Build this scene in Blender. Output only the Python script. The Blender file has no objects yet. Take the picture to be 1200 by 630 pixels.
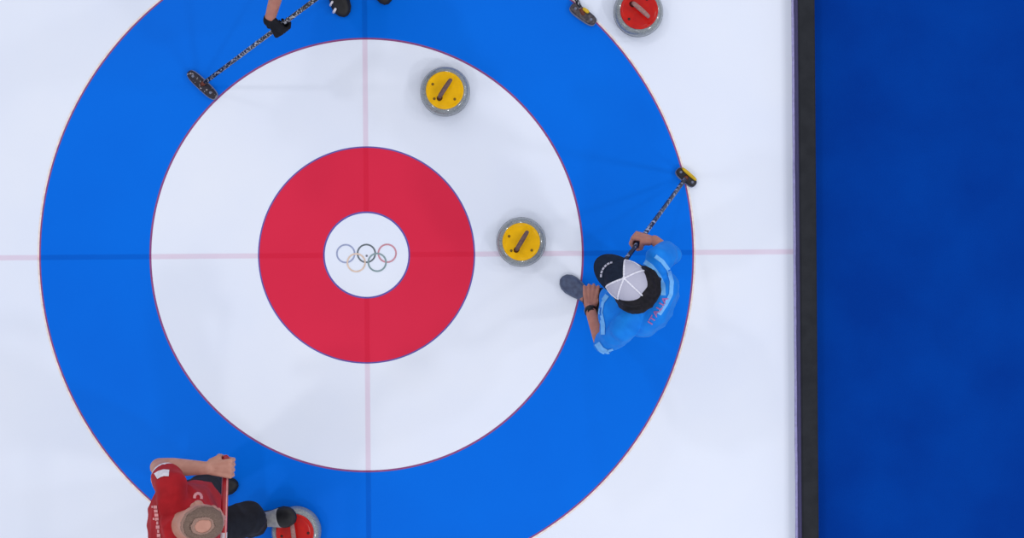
import bpy, bmesh, math, random
from mathutils import Vector, Matrix, noise
from mathutils.bvhtree import BVHTree

random.seed(7)
sc = bpy.context.scene
col = sc.collection

# ------------------------------------------------------------------ camera
H = 8.0                     # height of the overhead camera above the ice, m
S = 209.4                   # frame pixels per metre on the ice
F_PX = S * H
ROLL = math.radians(-0.45)
CR, SR = math.cos(ROLL), math.sin(ROLL)
def rot(x, y): return (CR * x - SR * y, SR * x + CR * y)
_hx, _hy = rot((429.6 - 600) / S, -(298.6 - 315) / S)
CAM = Vector((-_hx, -_hy, H))          # world origin = middle of the house

cam_d = bpy.data.cameras.new('camera')
cam_d.sensor_width = 36.0
cam_d.lens = F_PX * 36.0 / 1200.0
cam_d.clip_end = 100
cam = bpy.data.objects.new('camera', cam_d)
cam.location = CAM
cam.rotation_euler = (0, 0, ROLL)
col.objects.link(cam)
sc.camera = cam

# ------------------------------------------------------------------ view + light
sc.view_settings.view_transform = 'Standard'
sc.view_settings.look = 'None'
sc.view_settings.gamma = 1.0
sc.view_settings.use_curve_mapping = False
sc.view_settings.exposure = 0.0

w = bpy.data.worlds.new('arena_air')
sc.world = w
w.use_nodes = True
w.node_tree.nodes['Background'].inputs[0].default_value = (0.92, 0.95, 1.0, 1)
w.node_tree.nodes['Background'].inputs[1].default_value = 0.74

def lamp(loc, size, power, target):
    d = bpy.data.lights.new('arena_light', 'AREA')
    d.shape = 'DISK'; d.size = size; d.energy = power; d.color = (1.0, 0.985, 0.96)
    o = bpy.data.objects.new('arena_light', d)
    o.location = loc
    o.rotation_euler = (Vector(target) - Vector(loc)).to_track_quat('-Z', 'Y').to_euler()
    col.objects.link(o)
for lx, ly, lz, pw in ((7.5, -5.0, 8.0, 150), (9.5, 0.5, 8.5, 110), (11.5, 4.5, 9.5, 120), (-4.5, 5.5, 11, 115), (-5.5, -4.5, 11, 105), (1.5, -7.5, 11, 120), (0.8, 8.0, 11, 70)):
    lamp((lx, ly, lz), 0.8, pw, (0.8, 0, 0))

# ------------------------------------------------------------------ helpers
def W(px, py, z=0.0):
    """place seen at frame point (px, py) and standing z metres above the ice"""
    k = (H - z) / F_PX
    x, y = rot((px - 600) * k, -(py - 315) * k)
    return Vector((CAM.x + x, CAM.y + y, z))
def G(px, py, z=0.0):
    """z metres straight above the ice point seen at (px, py)"""
    p = W(px, py, 0); p.z = z
    return p

def lin(c):
    r = []
    for v in c:
        v = v / 255.0
        r.append(v / 12.92 if v <= 0.04045 else ((v + 0.055) / 1.055) ** 2.4)
    return (r[0], r[1], r[2], 1.0)

def mat(name, c, rough=0.6, c2=None, scale=40.0, spec=0.3, bump=0.0, bscale=200.0, metal=0.0, coat=0.0, lo=0.35, hi=0.65, detail=3.0, stretch=None):
    m = bpy.data.materials.new(name)
    m.use_nodes = True
    nt = m.node_tree; b = nt.nodes['Principled BSDF']
    b.inputs['Base Color'].default_value = lin(c)
    b.inputs['Roughness'].default_value = rough
    b.inputs['Specular IOR Level'].default_value = spec
    b.inputs['Metallic'].default_value = metal
    b.inputs['Coat Weight'].default_value = coat
    if c2 is None:
        c2 = tuple(v * 0.92 for v in c)
    tc = nt.nodes.new('ShaderNodeTexCoord')
    src = tc.outputs['Object']
    if stretch:
        mp = nt.nodes.new('ShaderNodeMapping'); mp.inputs['Scale'].default_value = stretch
        nt.links.new(src, mp.inputs[0]); src = mp.outputs[0]
    n = nt.nodes.new('ShaderNodeTexNoise'); n.inputs['Scale'].default_value = scale; n.inputs['Detail'].default_value = detail
    nt.links.new(src, n.inputs['Vector'])
    r = nt.nodes.new('ShaderNodeValToRGB')
    r.color_ramp.elements[0].position = lo; r.color_ramp.elements[0].color = lin(c2)
    r.color_ramp.elements[1].position = hi; r.color_ramp.elements[1].color = lin(c)
    nt.links.new(n.outputs['Fac'], r.inputs['Fac'])
    nt.links.new(r.outputs['Color'], b.inputs['Base Color'])
    if bump:
        n2 = nt.nodes.new('ShaderNodeTexNoise'); n2.inputs['Scale'].default_value = bscale
        nt.links.new(tc.outputs['Object'], n2.inputs['Vector'])
        bp = nt.nodes.new('ShaderNodeBump'); bp.inputs['Strength'].default_value = bump; bp.inputs['Distance'].default_value = 0.002
        nt.links.new(n2.outputs['Fac'], bp.inputs['Height'])
        nt.links.new(bp.outputs['Normal'], b.inputs['Normal'])
    return m

def empty(name, loc, label, cat, group=None):
    o = bpy.data.objects.new(name, None); o.empty_display_size = 0.2
    o.location = loc; col.objects.link(o)
    o['label'] = label; o['category'] = cat
    if group: o['group'] = group
    return o

def link_mesh(name, me, m, parent=None, smooth=True, label=None):
    """link a mesh given in world coordinates under its parent"""
    if smooth:
        for p in me.polygons: p.use_smooth = True
    mats = m if isinstance(m, (list, tuple)) else [m]
    for x in mats: me.materials.append(x)
    o = bpy.data.objects.new(name, me)
    col.objects.link(o)
    if parent is not None:
        o.parent = parent
        root = parent; off = Vector((0, 0, 0))
        while root is not None:
            off += root.location; root = root.parent
        me.transform(Matrix.Translation(-off))
    if label: o['label'] = label
    return o

class Mb:
    """collects closed shapes for one mesh"""
    def __init__(s): s.v = []; s.f = []; s.mi = []
    def add(s, vs, fs, mi=0):
        k = len(s.v); s.v += [Vector(v) for v in vs]; s.f += [tuple(i + k for i in f) for f in fs]; s.mi += [mi] * len(fs)
    def loft(s, rings, cap=True, mi=0, closed=True):
        n = len(rings[0]); vs = [p for r in rings for p in r]; fs = []
        for i in range(len(rings) - 1):
            for j in range(n if closed else n - 1):
                a = i * n + j; b = i * n + (j + 1) % n
                fs.append((a, b, b + n, a + n))
        if cap:
            fs.append(tuple(range(n - 1, -1, -1))); fs.append(tuple(range((len(rings) - 1) * n, len(rings) * n)))
        s.add(vs, fs, mi)
    def ell(s, c, ax, ay, az, nu=20, nv=12, mi=0):
        c = Vector(c); rings = []
        vs = [c + Vector(az)]
        for i in range(1, nv):
            t = math.pi * i / nv
            for j in range(nu):
                p = 2 * math.pi * j / nu
                vs.append(c + Vector(ax) * (math.sin(t) * math.cos(p)) + Vector(ay) * (math.sin(t) * math.sin(p)) + Vector(az) * math.cos(t))
        vs.append(c - Vector(az)); fs = []
        for j in range(nu): fs.append((0, 1 + j, 1 + (j + 1) % nu))
        for i in range(nv - 2):
            for j in range(nu):
                a = 1 + i * nu + j; b = 1 + i * nu + (j + 1) % nu
                fs.append((a, a + nu, b + nu, b))
        e = len(vs) - 1; k = 1 + (nv - 2) * nu
        for j in range(nu): fs.append((k + j, e, k + (j + 1) % nu))
        s.add(vs, fs, mi)
    def ball(s, c, r, mi=0, n=16): s.ell(c, (r, 0, 0), (0, r, 0), (0, 0, r), n, max(6, n // 2), mi)
    def limb(s, a, b, ra, rb, ends=(True, True), side=None, flat=1.0, n=20, mi=0):
        """tapered limb; side = direction in which the section is scaled by flat"""
        a = Vector(a); b = Vector(b); d = (b - a).normalized()
        if side is None:
            u = d.orthogonal().normalized()
        else:
            u = (Vector(side) - d * Vector(side).dot(d)).normalized()
        v = d.cross(u)
        def ring(c, r): return [c + u * (r * flat * math.cos(2 * math.pi * k / n)) + v * (r * math.sin(2 * math.pi * k / n)) for k in range(n)]
        s.loft([ring(a, ra), ring(b, rb)], mi=mi)
        if ends[0]: s.ell(a, u * ra * flat, v * ra, d * ra, n, 10, mi)
        if ends[1]: s.ell(b, u * rb * flat, v * rb, d * rb, n, 10, mi)
    def chain(s, pts, rads, **k):
        for i in range(len(pts) - 1): s.limb(pts[i], pts[i + 1], rads[i], rads[i + 1], **k)
    def sections(s, secs, n=28, p=2.4, mi=0):
        """secs: (centre, half axis a, half axis b); rounded-box sections"""
        rings = []
        for c, a, b in secs:
            c = Vector(c); a = Vector(a); b = Vector(b); r = []
            for k in range(n):
                t = 2 * math.pi * k / n; ct, st = math.cos(t), math.sin(t)
                r.append(c + a * (math.copysign(abs(ct) ** (2 / p), ct)) + b * (math.copysign(abs(st) ** (2 / p), st)))
            rings.append(r)
        s.loft(rings, mi=mi)
    def mesh(s, name='m'):
        me = bpy.data.meshes.new(name); me.from_pydata([tuple(v) for v in s.v], [], s.f)
        me.polygons.foreach_set('material_index', s.mi); me.update()
        bm = bmesh.new(); bm.from_mesh(me); bmesh.ops.recalc_face_normals(bm, faces=bm.faces); bm.to_mesh(me); bm.free()
        return me
    def build(s, name, m, parent=None, smooth=True, label=None):
        return link_mesh(name, s.mesh(name), m, parent, smooth, label)
    def skin(s, name, m, parent, voxel=0.006, smooth=4, wrinkle=0.0, wscale=0.12, label=None):
        """one continuous surface around everything collected"""
        me = s.mesh(name); t = bpy.data.objects.new('t', me); col.objects.link(t)
        r = t.modifiers.new('r', 'REMESH'); r.mode = 'VOXEL'; r.voxel_size = voxel
        q = t.modifiers.new('s', 'SMOOTH'); q.factor = 0.5; q.iterations = smooth
        dg = bpy.context.evaluated_depsgraph_get(); dg.update()
        out = bpy.data.meshes.new_from_object(t.evaluated_get(dg))
        bpy.data.objects.remove(t)
        if wrinkle:
            ns = [v.normal.copy() for v in out.vertices]
            for v, nn in zip(out.vertices, ns):
                q = v.co / wscale
                f = noise.noise(Vector((q.x, q.y, q.z * 0.6)))
                f = 1 - abs(f) * 2.2
                v.co += nn * (wrinkle * (f - 0.45))
        out.name = name
        return link_mesh(name, out, m, parent, True, label)

def lathe(mb, c, prof, n=64, mi=0):
    c = Vector(c)
    mb.loft([[c + Vector((r * math.cos(2 * math.pi * k / n), r * math.sin(2 * math.pi * k / n), z)) for k in range(n)] for r, z in prof], mi=mi)

# ------------------------------------------------------------------ materials
def ice_material(name, c, c2, rough=0.42, spec=0.06):
    return mat(name, c, rough, c2, 0.9, spec, bump=0.12, bscale=90, lo=0.3, hi=0.7, detail=4)
M = {}
M['ice'] = ice_material('ice', (228, 233, 247), (220, 227, 246))
M['ring_blue'] = ice_material('blue_under_ice', (0, 108, 226), (0, 101, 218))
M['ring_red'] = ice_material('red_under_ice', (216, 45, 76), (208, 40, 70))
M['line_plum'] = mat('plum_ring_line', (142, 70, 128), 0.5)
M['line_violet'] = mat('violet_ring_line', (96, 84, 170), 0.5)
M['line_cream'] = mat('cream_ring_edge', (240, 226, 222), 0.5)
M['felt'] = mat('navy_felt', (0, 58, 152), 0.95, (0, 50, 140), 1.7, 0.05, bump=0.5, bscale=260, detail=8)
M['foam'] = mat('black_foam', (40, 42, 48), 0.8, (34, 36, 42), 12, 0.15, bump=0.3, bscale=60)
M['foam_side_bounce'] = mat('side_cover_ice_bounce', (66, 60, 104), 0.7)  # dim violet bounce off the ice is painted into this side colour
M['base_strip'] = mat('lavender_strip', (184, 180, 232), 0.6)  # plain lavender for the thin strip along the barrier foot
M['granite'] = mat('grey_granite', (146, 152, 157), 0.16, (96, 104, 114), 260, 0.5, lo=0.38, hi=0.62, detail=6, coat=0.8)
M['granite'].node_tree.nodes['Principled BSDF'].inputs['Coat Roughness'].default_value = 0.1
M['granite_band'] = mat('worn_striking_band', (112, 120, 128), 0.6, (96, 104, 112), 300)
M['yellow'] = mat('yellow_plastic', (238, 182, 0), 0.28, (228, 172, 0), 25, 0.16)
M['red_pl'] = mat('red_plastic', (190, 28, 20), 0.22, (178, 22, 24), 25, 0.2)
M['handle_dark'] = mat('brown_grey_grip', (108, 84, 84), 0.5, (92, 70, 74), 90)
M['handle_pink'] = mat('pinkish_grey_grip', (156, 116, 112), 0.45, (136, 98, 98), 90)
M['stalk'] = mat('dark_stalk', (62, 24, 26), 0.5)
M['bolt'] = mat('brown_bolt', (124, 90, 10), 0.5)
M['skin_w'] = mat('skin_tan', (178, 122, 108), 0.55, (168, 112, 100), 30)
M['skin_m'] = mat('skin_fair', (186, 136, 122), 0.55, (176, 126, 112), 30)
M['shirt_blue'] = mat('light_blue_jersey', (16, 130, 232), 0.75, (8, 118, 222), 14, 0.2, bump=0.2)
M['stripe'] = mat('pale_blue_stripe', (112, 182, 250), 0.75)
M['letter_red'] = mat('rose_lettering', (168, 104, 168), 0.7)
M['shirt_red'] = mat('red_jersey', (170, 26, 36), 0.75, (152, 20, 30), 12, 0.2, bump=0.2)
M['letter_pink'] = mat('pink_lettering', (222, 150, 152), 0.7)
M['white'] = mat('white_cloth', (226, 222, 232), 0.7)
M['black_cloth'] = mat('black_cloth', (30, 32, 40), 0.85, (24, 25, 32), 20, 0.15, bump=0.2)
M['navy_cloth'] = mat('navy_cap_cloth', (28, 38, 58), 0.8, (22, 30, 48), 60, 0.15)
M['mesh_grey'] = mat('grey_cap_net', (184, 184, 204), 0.8, (168, 168, 190), 700, 0.1, lo=0.45, hi=0.55)
M['seam'] = mat('white_cap_seam', (228, 228, 244), 0.7)
M['hair_dark'] = mat('dark_hair', (30, 28, 36), 0.7, (18, 18, 24), 60, 0.15, stretch=(1, 1, 0.2))
M['hair_grey'] = mat('grey_brown_hair', (126, 106, 97), 0.9, (106, 88, 80), 160, 0.1)
M['hair_thin'] = mat('thin_hair', (154, 124, 114), 0.9, (138, 112, 104), 160, 0.1)
M['shoe_grey'] = mat('slate_shoe', (80, 92, 122), 0.6, (66, 74, 102), 40)
M['shoe_dark'] = mat('plum_shoe_upper', (52, 48, 76), 0.7)
M['shoe_black'] = mat('black_shoe', (28, 28, 34), 0.5, (22, 22, 28), 40)
M['shoe_light'] = mat('light_grey_shoe', (152, 152, 156), 0.6, (136, 136, 146), 50)
M['sole'] = mat('pale_sole', (104, 116, 142), 0.6)
M['eye'] = mat('eye_white', (220, 216, 210), 0.3)
M['iris'] = mat('dark_iris', (44, 30, 24), 0.3)
M['lips'] = mat('lips', (160, 84, 80), 0.5)
M['red_shaft'] = mat('red_carbon_shaft', (166, 24, 38), 0.35, (150, 20, 34), 30, 0.5)
M['shaft_print'] = mat('black_shaft_with_pale_print', (176, 180, 196), 0.4, (26, 28, 40), 95, 0.4, lo=0.50, hi=0.62, detail=3)
M['shaft_navy'] = mat('navy_shaft_with_pale_print', (150, 160, 196), 0.4, (20, 34, 70), 42, 0.4, lo=0.54, hi=0.62, detail=2)
M['broom_dark'] = mat('grey_flecked_broom_plate', (92, 84, 88), 0.5, (44, 40, 52), 50, 0.3)
M['broom_black'] = mat('black_broom_plastic', (36, 34, 44), 0.45, (28, 26, 34), 60)
M['broom_print'] = mat('speckled_broom_plate', (150, 146, 156), 0.45, (38, 34, 46), 60, 0.3, lo=0.60, hi=0.66)
M['broom_pad'] = mat('grey_broom_pad', (120, 126, 150), 0.85)
M['broom_yellow'] = mat('yellow_broom_plastic', (214, 176, 30), 0.45)
M['orange'] = mat('rust_joint', (104, 52, 38), 0.5)
M['watch'] = mat('black_watch', (24, 24, 28), 0.3)

# ------------------------------------------------------------------ ice, painted rings, lines
def flat_quad(x0, x1, y0, y1, z0, z1):
    mb = Mb()
    mb.loft([[Vector((x0, y0, z)), Vector((x1, y0, z)), Vector((x1, y1, z)), Vector((x0, y1, z))] for z in (z0, z1)])
    return mb
BAR_X = W(932.5, 315).x      # foot of the barrier
ice = flat_quad(-4.2, BAR_X + 0.08, -5, 5, -0.06, 0).build('ice_sheet', M['ice'], None, smooth=False)
ice['kind'] = 'structure'
walk = flat_quad(BAR_X + 0.08, BAR_X + 3.2, -5, 5, -0.06, 0.0).build('walkway_floor', M['felt'], None, smooth=False)
walk['kind'] = 'structure'

def annulus(name, r0, r1, z, m, parent, c=(0, 0), n=256, label=None):
    mb = Mb(); vs = []; fs = []
    for k in range(n):
        t = 2 * math.pi * k / n
        vs += [(c[0] + r0 * math.cos(t), c[1] + r0 * math.sin(t), z), (c[0] + r1 * math.cos(t), c[1] + r1 * math.sin(t), z)]
    for k in range(n):
        a = 2 * k; b = 2 * ((k + 1) % n); fs.append((a, a + 1, b + 1, b))
    mb.add(vs, fs)
    o = mb.build(name, m, parent, smooth=False, label=label)
    return o
P1 = 1.0 / S
R12, R8, R4, R1 = 383 * P1, 253.5 * P1, 126.3 * P1, 50 * P1
annulus('blue_ring', R8, R12, 0.0004, M['ring_blue'], ice, label='broad blue outer ring of the house')
annulus('red_ring', R1, R4, 0.0004, M['ring_red'], ice, label='red inner ring of the house')
annulus('ring_outline', R12 + 0.6 * P1, R12 + 2.6 * P1, 0.0006, M['line_cream'], ice, label='thin cream line around the blue ring')
annulus('ring_outline', R12 - 1.2 * P1, R12 + 0.6 * P1, 0.0008, M['line_plum'], ice, label='thin plum line around the blue ring')
annulus('ring_outline', R8 - 1.3 * P1, R8 + 0.9 * P1, 0.0008, M['line_plum'], ice, label='thin plum line inside the blue ring')
annulus('ring_outline', R4 - 0.8 * P1, R4 + 0.9 * P1, 0.0008, M['line_violet'], ice, label='thin violet line around the red ring')
annulus('ring_outline', R1 - 1.0 * P1, R1 + 1.0 * P1, 0.0008, M['line_violet'], ice, label='thin violet line around the white button')

tint = bpy.data.materials.new('line_under_ice'); tint.use_nodes = True
nt = tint.node_tree; nt.nodes.clear()
ou = nt.nodes.new('ShaderNodeOutputMaterial'); tr = nt.nodes.new('ShaderNodeBsdfTransparent')
nz = nt.nodes.new('ShaderNodeTexNoise'); nz.inputs['Scale'].default_value = 5
rp = nt.nodes.new('ShaderNodeValToRGB')
rp.color_ramp.elements[0].color = (0.965, 0.86, 0.89, 1); rp.color_ramp.elements[1].color = (0.98, 0.91, 0.93, 1)
tcn = nt.nodes.new('ShaderNodeTexCoord'); nt.links.new(tcn.outputs['Object'], nz.inputs['Vector'])
nt.links.new(nz.outputs['Fac'], rp.inputs['Fac']); nt.links.new(rp.outputs['Color'], tr.inputs['Color']); nt.links.new(tr.outputs[0], ou.inputs['Surface'])
def strip_quad(name, x0, x1, y0, y1, z, m, parent, label=None):
    mb = Mb(); mb.add([(x0, y0, z), (x1, y0, z), (x1, y1, z), (x0, y1, z)], [(0, 1, 2, 3)])
    return mb.build(name, m, parent, smooth=False, label=label)
hw = 3.0 * P1
strip_quad('tee_line', -4.2, -R1, -hw, hw, 0.0010, tint, ice, 'pale pink line running left to right')
strip_quad('tee_line', R1, BAR_X - 0.01, -hw, hw, 0.0010, tint, ice, 'pale pink line running to the barrier')
strip_quad('centre_line', -hw, hw, R1, 5, 0.0010, tint, ice, 'pale pink line running up the sheet')
strip_quad('centre_line', -hw, hw, -5, -R1, 0.0010, tint, ice, 'pale pink line running down the sheet')

# faded five-ring emblem in the button
E = [((405.2, 297.0), (158, 168, 205), 'faded blue'), ((429.4, 296.8), (104, 114, 124), 'faded black'), ((453.8, 296.6), (204, 146, 162), 'faded red'),
     ((417.5, 307.6), (226, 202, 188), 'faded yellow'), ((442.0, 307.2), (136, 158, 166), 'faded green')]
for i, ((ex, ey), ec, en) in enumerate(E):
    p = W(ex, ey)
    annulus('emblem_ring', 9.4 * P1, 11.3 * P1, 0.0010 + 0.0002 * i, mat('emblem_' + en.split()[1], ec, 0.5), ice, (p.x, p.y), 64, label=en + ' ring of the five-ring emblem')
p = W(429.8, 299.6)
annulus('centre_hole', 0.0001, 1.3 * P1, 0.0022, mat('centre_hole', (120, 122, 140), 0.5), ice, (p.x, p.y), 24)

# ------------------------------------------------------------------ barrier
bar = empty('side_barrier', (BAR_X, 0, 0), 'long black foam barrier between the white ice and the navy walkway', 'barrier')
BH = 0.092
mb = Mb(); rings = []
ys = [-5 + 10 * k / 200 for k in range(201)]
X1 = W(957.5, 315, BH).x
for y in ys:
    wv = 0.003 * noise.noise(Vector((0, y * 6, 0)))
    xl = BAR_X + 0.004 + wv; xt = BAR_X + 0.007
    rings.append([Vector(q) for q in ((xl + 0.004, y, 0.0), (xt, y, BH - 0.008), (xt + 0.008, y, BH), (X1 - 0.008, y, BH), (X1, y, BH - 0.01), (X1, y, 0.0))])
mb.loft(rings)
mb.build('foam_core', M['foam'], bar, smooth=False)
mb = Mb(); rings = []
for y in ys:
    wv = 0.004 * noise.noise(Vector((0, y * 7, 3)))
    rings.append([Vector(q) for q in ((BAR_X + wv, y, 0.0005), (BAR_X + 0.003 + wv * 0.5, y, BH - 0.012), (BAR_X + 0.0085, y, BH - 0.012), (BAR_X + 0.009, y, 0.0005))])
mb.loft(rings)
mb.build('side_cover', M['foam_side_bounce'], bar, smooth=False, label='cover on the ice side of the barrier, violet ice bounce in its colour')
mb = Mb(); rings = []
for y in ys:
    wv = 0.003 * noise.noise(Vector((0, y * 8, 9)))
    rings.append([Vector(q) for q in ((BAR_X - 0.013 + wv, y, 0.0005), (BAR_X - 0.006 + wv, y, 0.005), (BAR_X + 0.006, y, 0.006), (BAR_X + 0.006, y, 0.0005))])
mb.loft(rings)
mb.build('lavender_edge', M['base_strip'], bar, smooth=True, label='thin lavender strip along the foot of the barrier')

# ------------------------------------------------------------------ curling stones
def stone(cx, cy, ang, top, grip, label, group):
    """cx, cy: frame point of the middle; ang: direction of the handle from stalk to tip, radians"""
    c = W(cx, cy, 0.06); c.z = 0
    root = empty('curling_stone', c, label, 'curling stone', group)
    R = 29.0 / S / 1.0075
    prof = [(0.060, 0.0), (0.066, 0.001), (0.085, 0.006), (0.110, 0.015), (0.128, 0.030), (R - 0.002, 0.046)]
    band = [(R - 0.002, 0.046), (R, 0.050), (R, 0.066), (R - 0.002, 0.070)]
    up = [(R - 0.0008, 0.068)] + [(0.100 + (R - 0.101) * math.cos(q * math.pi / 40), 0.062 + 0.048 * math.sin(q * math.pi / 40)) for q in range(3, 21)] + [(0.060, 0.110)]
    mb = Mb(); lathe(mb, c, prof + band[1:] + up[1:])
    mb.build('granite_body', M['granite'], root)
    mb = Mb(); lathe(mb, c, [(R - 0.004, 0.049), (R + 0.0006, 0.051), (R + 0.0006, 0.065), (R - 0.004, 0.067)])
    mb.build('striking_band', M['granite_band'], root)
    mb = Mb(); r = 0.1045
    lathe(mb, c, [(0.02, 0.108), (r - 0.002, 0.108), (r, 0.111), (r, 0.116), (r - 0.003, 0.119), (r - 0.008, 0.1195), (r - 0.012, 0.117), (0.080, 0.1155), (0.05, 0.1165), (0.012, 0.118)], 72)
    mb.build('cover_plate', M[top], root)
    d = Vector((math.cos(ang), math.sin(ang), 0)); n = Vector((-d.y, d.x, 0)); z = Vector((0, 0, 1))
    a = c + d * -0.058 + z * 0.118; b = c + d * -0.050 + z * 0.150
    mb = Mb()
    mb.sections([(c + d * -0.050 + z * 0.114, d * 0.020, n * 0.017), (c + d * -0.050 + z * 0.122, d * 0.013, n * 0.012), (c + d * -0.046 + z * 0.142, d * 0.011, n * 0.010), (c + d * -0.038 + z * 0.158, d * 0.010, n * 0.010)], 20, 2.2)
    mb.build('stalk', M['stalk'], root)
    mb = Mb(); secs = []
    for t, zz, ww, hh in ((-0.056, 0.156, 0.004, 0.003), (-0.052, 0.158, 0.010, 0.008), (-0.035, 0.162, 0.0125, 0.010), (0.0, 0.165, 0.0130, 0.011), (0.035, 0.164, 0.0125, 0.010), (0.058, 0.160, 0.011, 0.009), (0.066, 0.156, 0.0095, 0.007), (0.070, 0.153, 0.004, 0.003)):
        secs.append((c + d * t + z * zz, n * ww, z * hh))
    mb.sections(secs, 18, 2.3)
    mb.build('handle', M[grip], root)
    for q in (0.45 + 0.0, -0.55, -1.6 - 0.35):
        dd = Vector((math.cos(ang + math.pi / 2 * (1 if q > 0 else -1) + (q if q > -1 else q) * 0.25), math.sin(ang + math.pi / 2 * (1 if q > 0 else -1) + q * 0.25), 0))
        if q < -1: dd = (d * -0.95 + n * 0.3).normalized()
        mb = Mb(); lathe(mb, c + dd * 0.074, [(0.0005, 0.113), (0.0075, 0.113), (0.0075, 0.1175), (0.006, 0.119), (0.0005, 0.119)], 16)
        mb.build('bolt', M['bolt'] if top == 'yellow' else M['stalk'], root)
    return root
stone(521.7, 107.2, math.atan2(20.4, 13.7), 'yellow', 'handle_dark', 'yellow-topped curling stone on the white ring near the top, above the other yellow one', 'yellow curling stones')
stone(610.8, 283.4, math.atan2(21.4, 13.1), 'yellow', 'handle_dark', 'yellow-topped curling stone on the pale line, left of the person in light blue', 'yellow curling stones')
stone(748.0, 14.2, math.atan2(-17, 19), 'red_pl', 'handle_pink', 'red-topped curling stone on bare white ice outside the rings at the top edge', 'red curling stones')
stone(347.2, 622.0, math.atan2(20, -2.5), 'red_pl', 'handle_pink', 'red-topped curling stone on the blue ring beside a shoe at the bottom edge', 'red curling stones')

# ------------------------------------------------------------------ brooms
def broom_head(root, p, ax, m_plate, edge=None, half=0.098, hw_=0.034, el=0.8):
    """p: middle on the ice; ax: long direction"""
    ax = Vector(ax).normalized(); n = Vector((-ax.y, ax.x, 0)); z = Vector((0, 0, 1)); p = Vector((p.x, p.y, 0))
    def slab(z0, z1, hl, hwid):
        mb = Mb(); secs = []
        for zz, k in ((z0, 0.94), (z0 + (z1 - z0) * 0.25, 1.0), (z0 + (z1 - z0) * 0.7, 1.0), (z1, 0.9)):
            secs.append((p + z * zz, ax * hl * k, n * hwid * k))
        mb.sections(secs, 40, 3.2); return mb
    slab(0.0012, 0.018, half, hw_).build('pad', M['broom_pad'], root)
    slab(0.0165, 0.034, half * 0.97, hw_ * 0.86).build('head_plate', m_plate, root)
    if edge is not None:
        mb = Mb(); q = p + n * (hw_ * 0.72 * edge)
        mb.sections([(q + z * 0.030, ax * half * el, n * hw_ * 0.34), (q + z * 0.042, ax * half * el * 0.9, n * hw_ * 0.26)], 30, 3)
        mb.build('edge_strip', M['broom_yellow'], root, label='yellow strip along one side of the broom head')
    for s in (-1, 1):
        mb = Mb(); mb.ball(p + ax * s * half * 0.62 + z * 0.035, 0.008)
        mb.build('rivet', M['broom_pad'] , root)
def broom(name_label, p0, p1, ax, m_shaft, m_plate, edge=None, tip=None, group='curling brooms', rs=0.0115, half=0.098, hw_=0.034, head=True, el=0.8):
    root = empty('curling_broom', Vector((p0.x, p0.y, 0)), name_label, 'broom', group)
    if head: broom_head(root, p0, ax, m_plate, edge, half, hw_, el)
    d = (p1 - p0).normalized()
    mb = Mb(); mb.limb(p0 + d * 0.003, p0 + d * 0.030, 0.0125, 0.0125); mb.build('joint', M['orange'], root, label='rust coloured joint above the broom head')
    mb = Mb(); mb.limb(p0 + d * 0.036, p1, rs, rs, n=16); mb.build('shaft', m_shaft, root)
    mb = Mb(); mb.limb(p1 - d * 0.02, p1 + d * 0.012, rs + 0.0025, rs + 0.0015, n=16); mb.build('end_cap', M['broom_black'], root)
    return root
# broom of the person in light blue
WB0 = W(804.5, 207.5, 0.03); WB_G = W(748.5, 283.5, 0.85)
WB1 = WB0 + (WB_G - WB0) * 1.26
broom('curling broom with yellow and black head, held by the person in light blue', WB0, WB1, W(818, 217) - W(794, 196), M['shaft_navy'], M['broom_black'], edge=1, half=0.068, hw_=0.031)
# broom of the person at the upper left
TB0 = W(236.5, 99, 0.03); TB_G = W(329.5, 29.3, 0.60)
TB1 = TB0 + (TB_G - TB0) * 1.66
broom('curling broom with speckled black head and long printed shaft at the upper left', TB0, TB1, W(252, 117) - W(219, 86), M['shaft_print'], M['broom_print'], half=0.108, hw_=0.032)
# broom lying at the top edge
LB0 = W(683.5, 16.5, 0.03)
LB1 = LB0 + (W(662, -30, 0.03) - LB0).normalized() * 1.15; LB1.z = 0.014
broom('curling broom at the top edge beside the red stone, dark head with yellow part', LB0, LB1, W(699, 28) - W(668, 6), M['shaft_print'], M['broom_dark'], edge=1, half=0.085, hw_=0.034, el=0.26)

# ------------------------------------------------------------------ people: pieces
Z = Vector((0, 0, 1))
def grip_hand(mb, c, u, frm, rs=0.0125, thumb_side=1, up=1, sc_=1.0, wl=0.078):
    """hand closed round a shaft: c on its axis, u its direction towards the index finger, frm = elbow. Returns the wrist."""
    u = u.normalized(); t = (c - frm); t = (t - u * t.dot(u)).normalized()
    n = t.cross(u)
    if n.z * up < 0: n = -n
    k = sc_
    def P(th, R, o): th = math.radians(th); return c + n * (R * math.cos(th)) + t * (R * math.sin(th)) + u * o
    wrist = c + n * 0.030 * k - t * wl * k
    fr = [0.0095 * k, 0.0098 * k, 0.0093 * k, 0.0083 * k]; R0 = rs + 0.0095 * k
    for i in range(4):
        o = (1.5 - i) * 0.0225 * k; ln = (0.94, 1.0, 0.95, 0.82)[i]
        kn = P(38, 0.040 * k, o); j1 = P(38 + 60 * ln, R0 + 0.011, o * 0.98); j2 = P(38 + 125 * ln, R0 + 0.005, o * 0.96); tp = P(38 + 195 * ln, R0 + 0.002, o * 0.94)
        mb.chain([kn, j1, j2, tp], [fr[i] * 1.12, fr[i], fr[i] * 0.93, fr[i] * 0.82], n=12)
        mb.limb(wrist + u * o * 0.45 + t * 0.012 * k, kn, 0.0135 * k, fr[i] * 1.2, n=12)
    tb = wrist + t * 0.018 * k + u * 0.026 * k - n * 0.008 * k
    mb.chain([tb, P(-52, 0.035 * k, 0.044 * k), P(-105, R0 + 0.006, 0.046 * k), P(-160, R0 + 0.003, 0.038 * k)], [0.015 * k, 0.013 * k, 0.0115 * k, 0.0095 * k], n=12)
    return wrist
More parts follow.
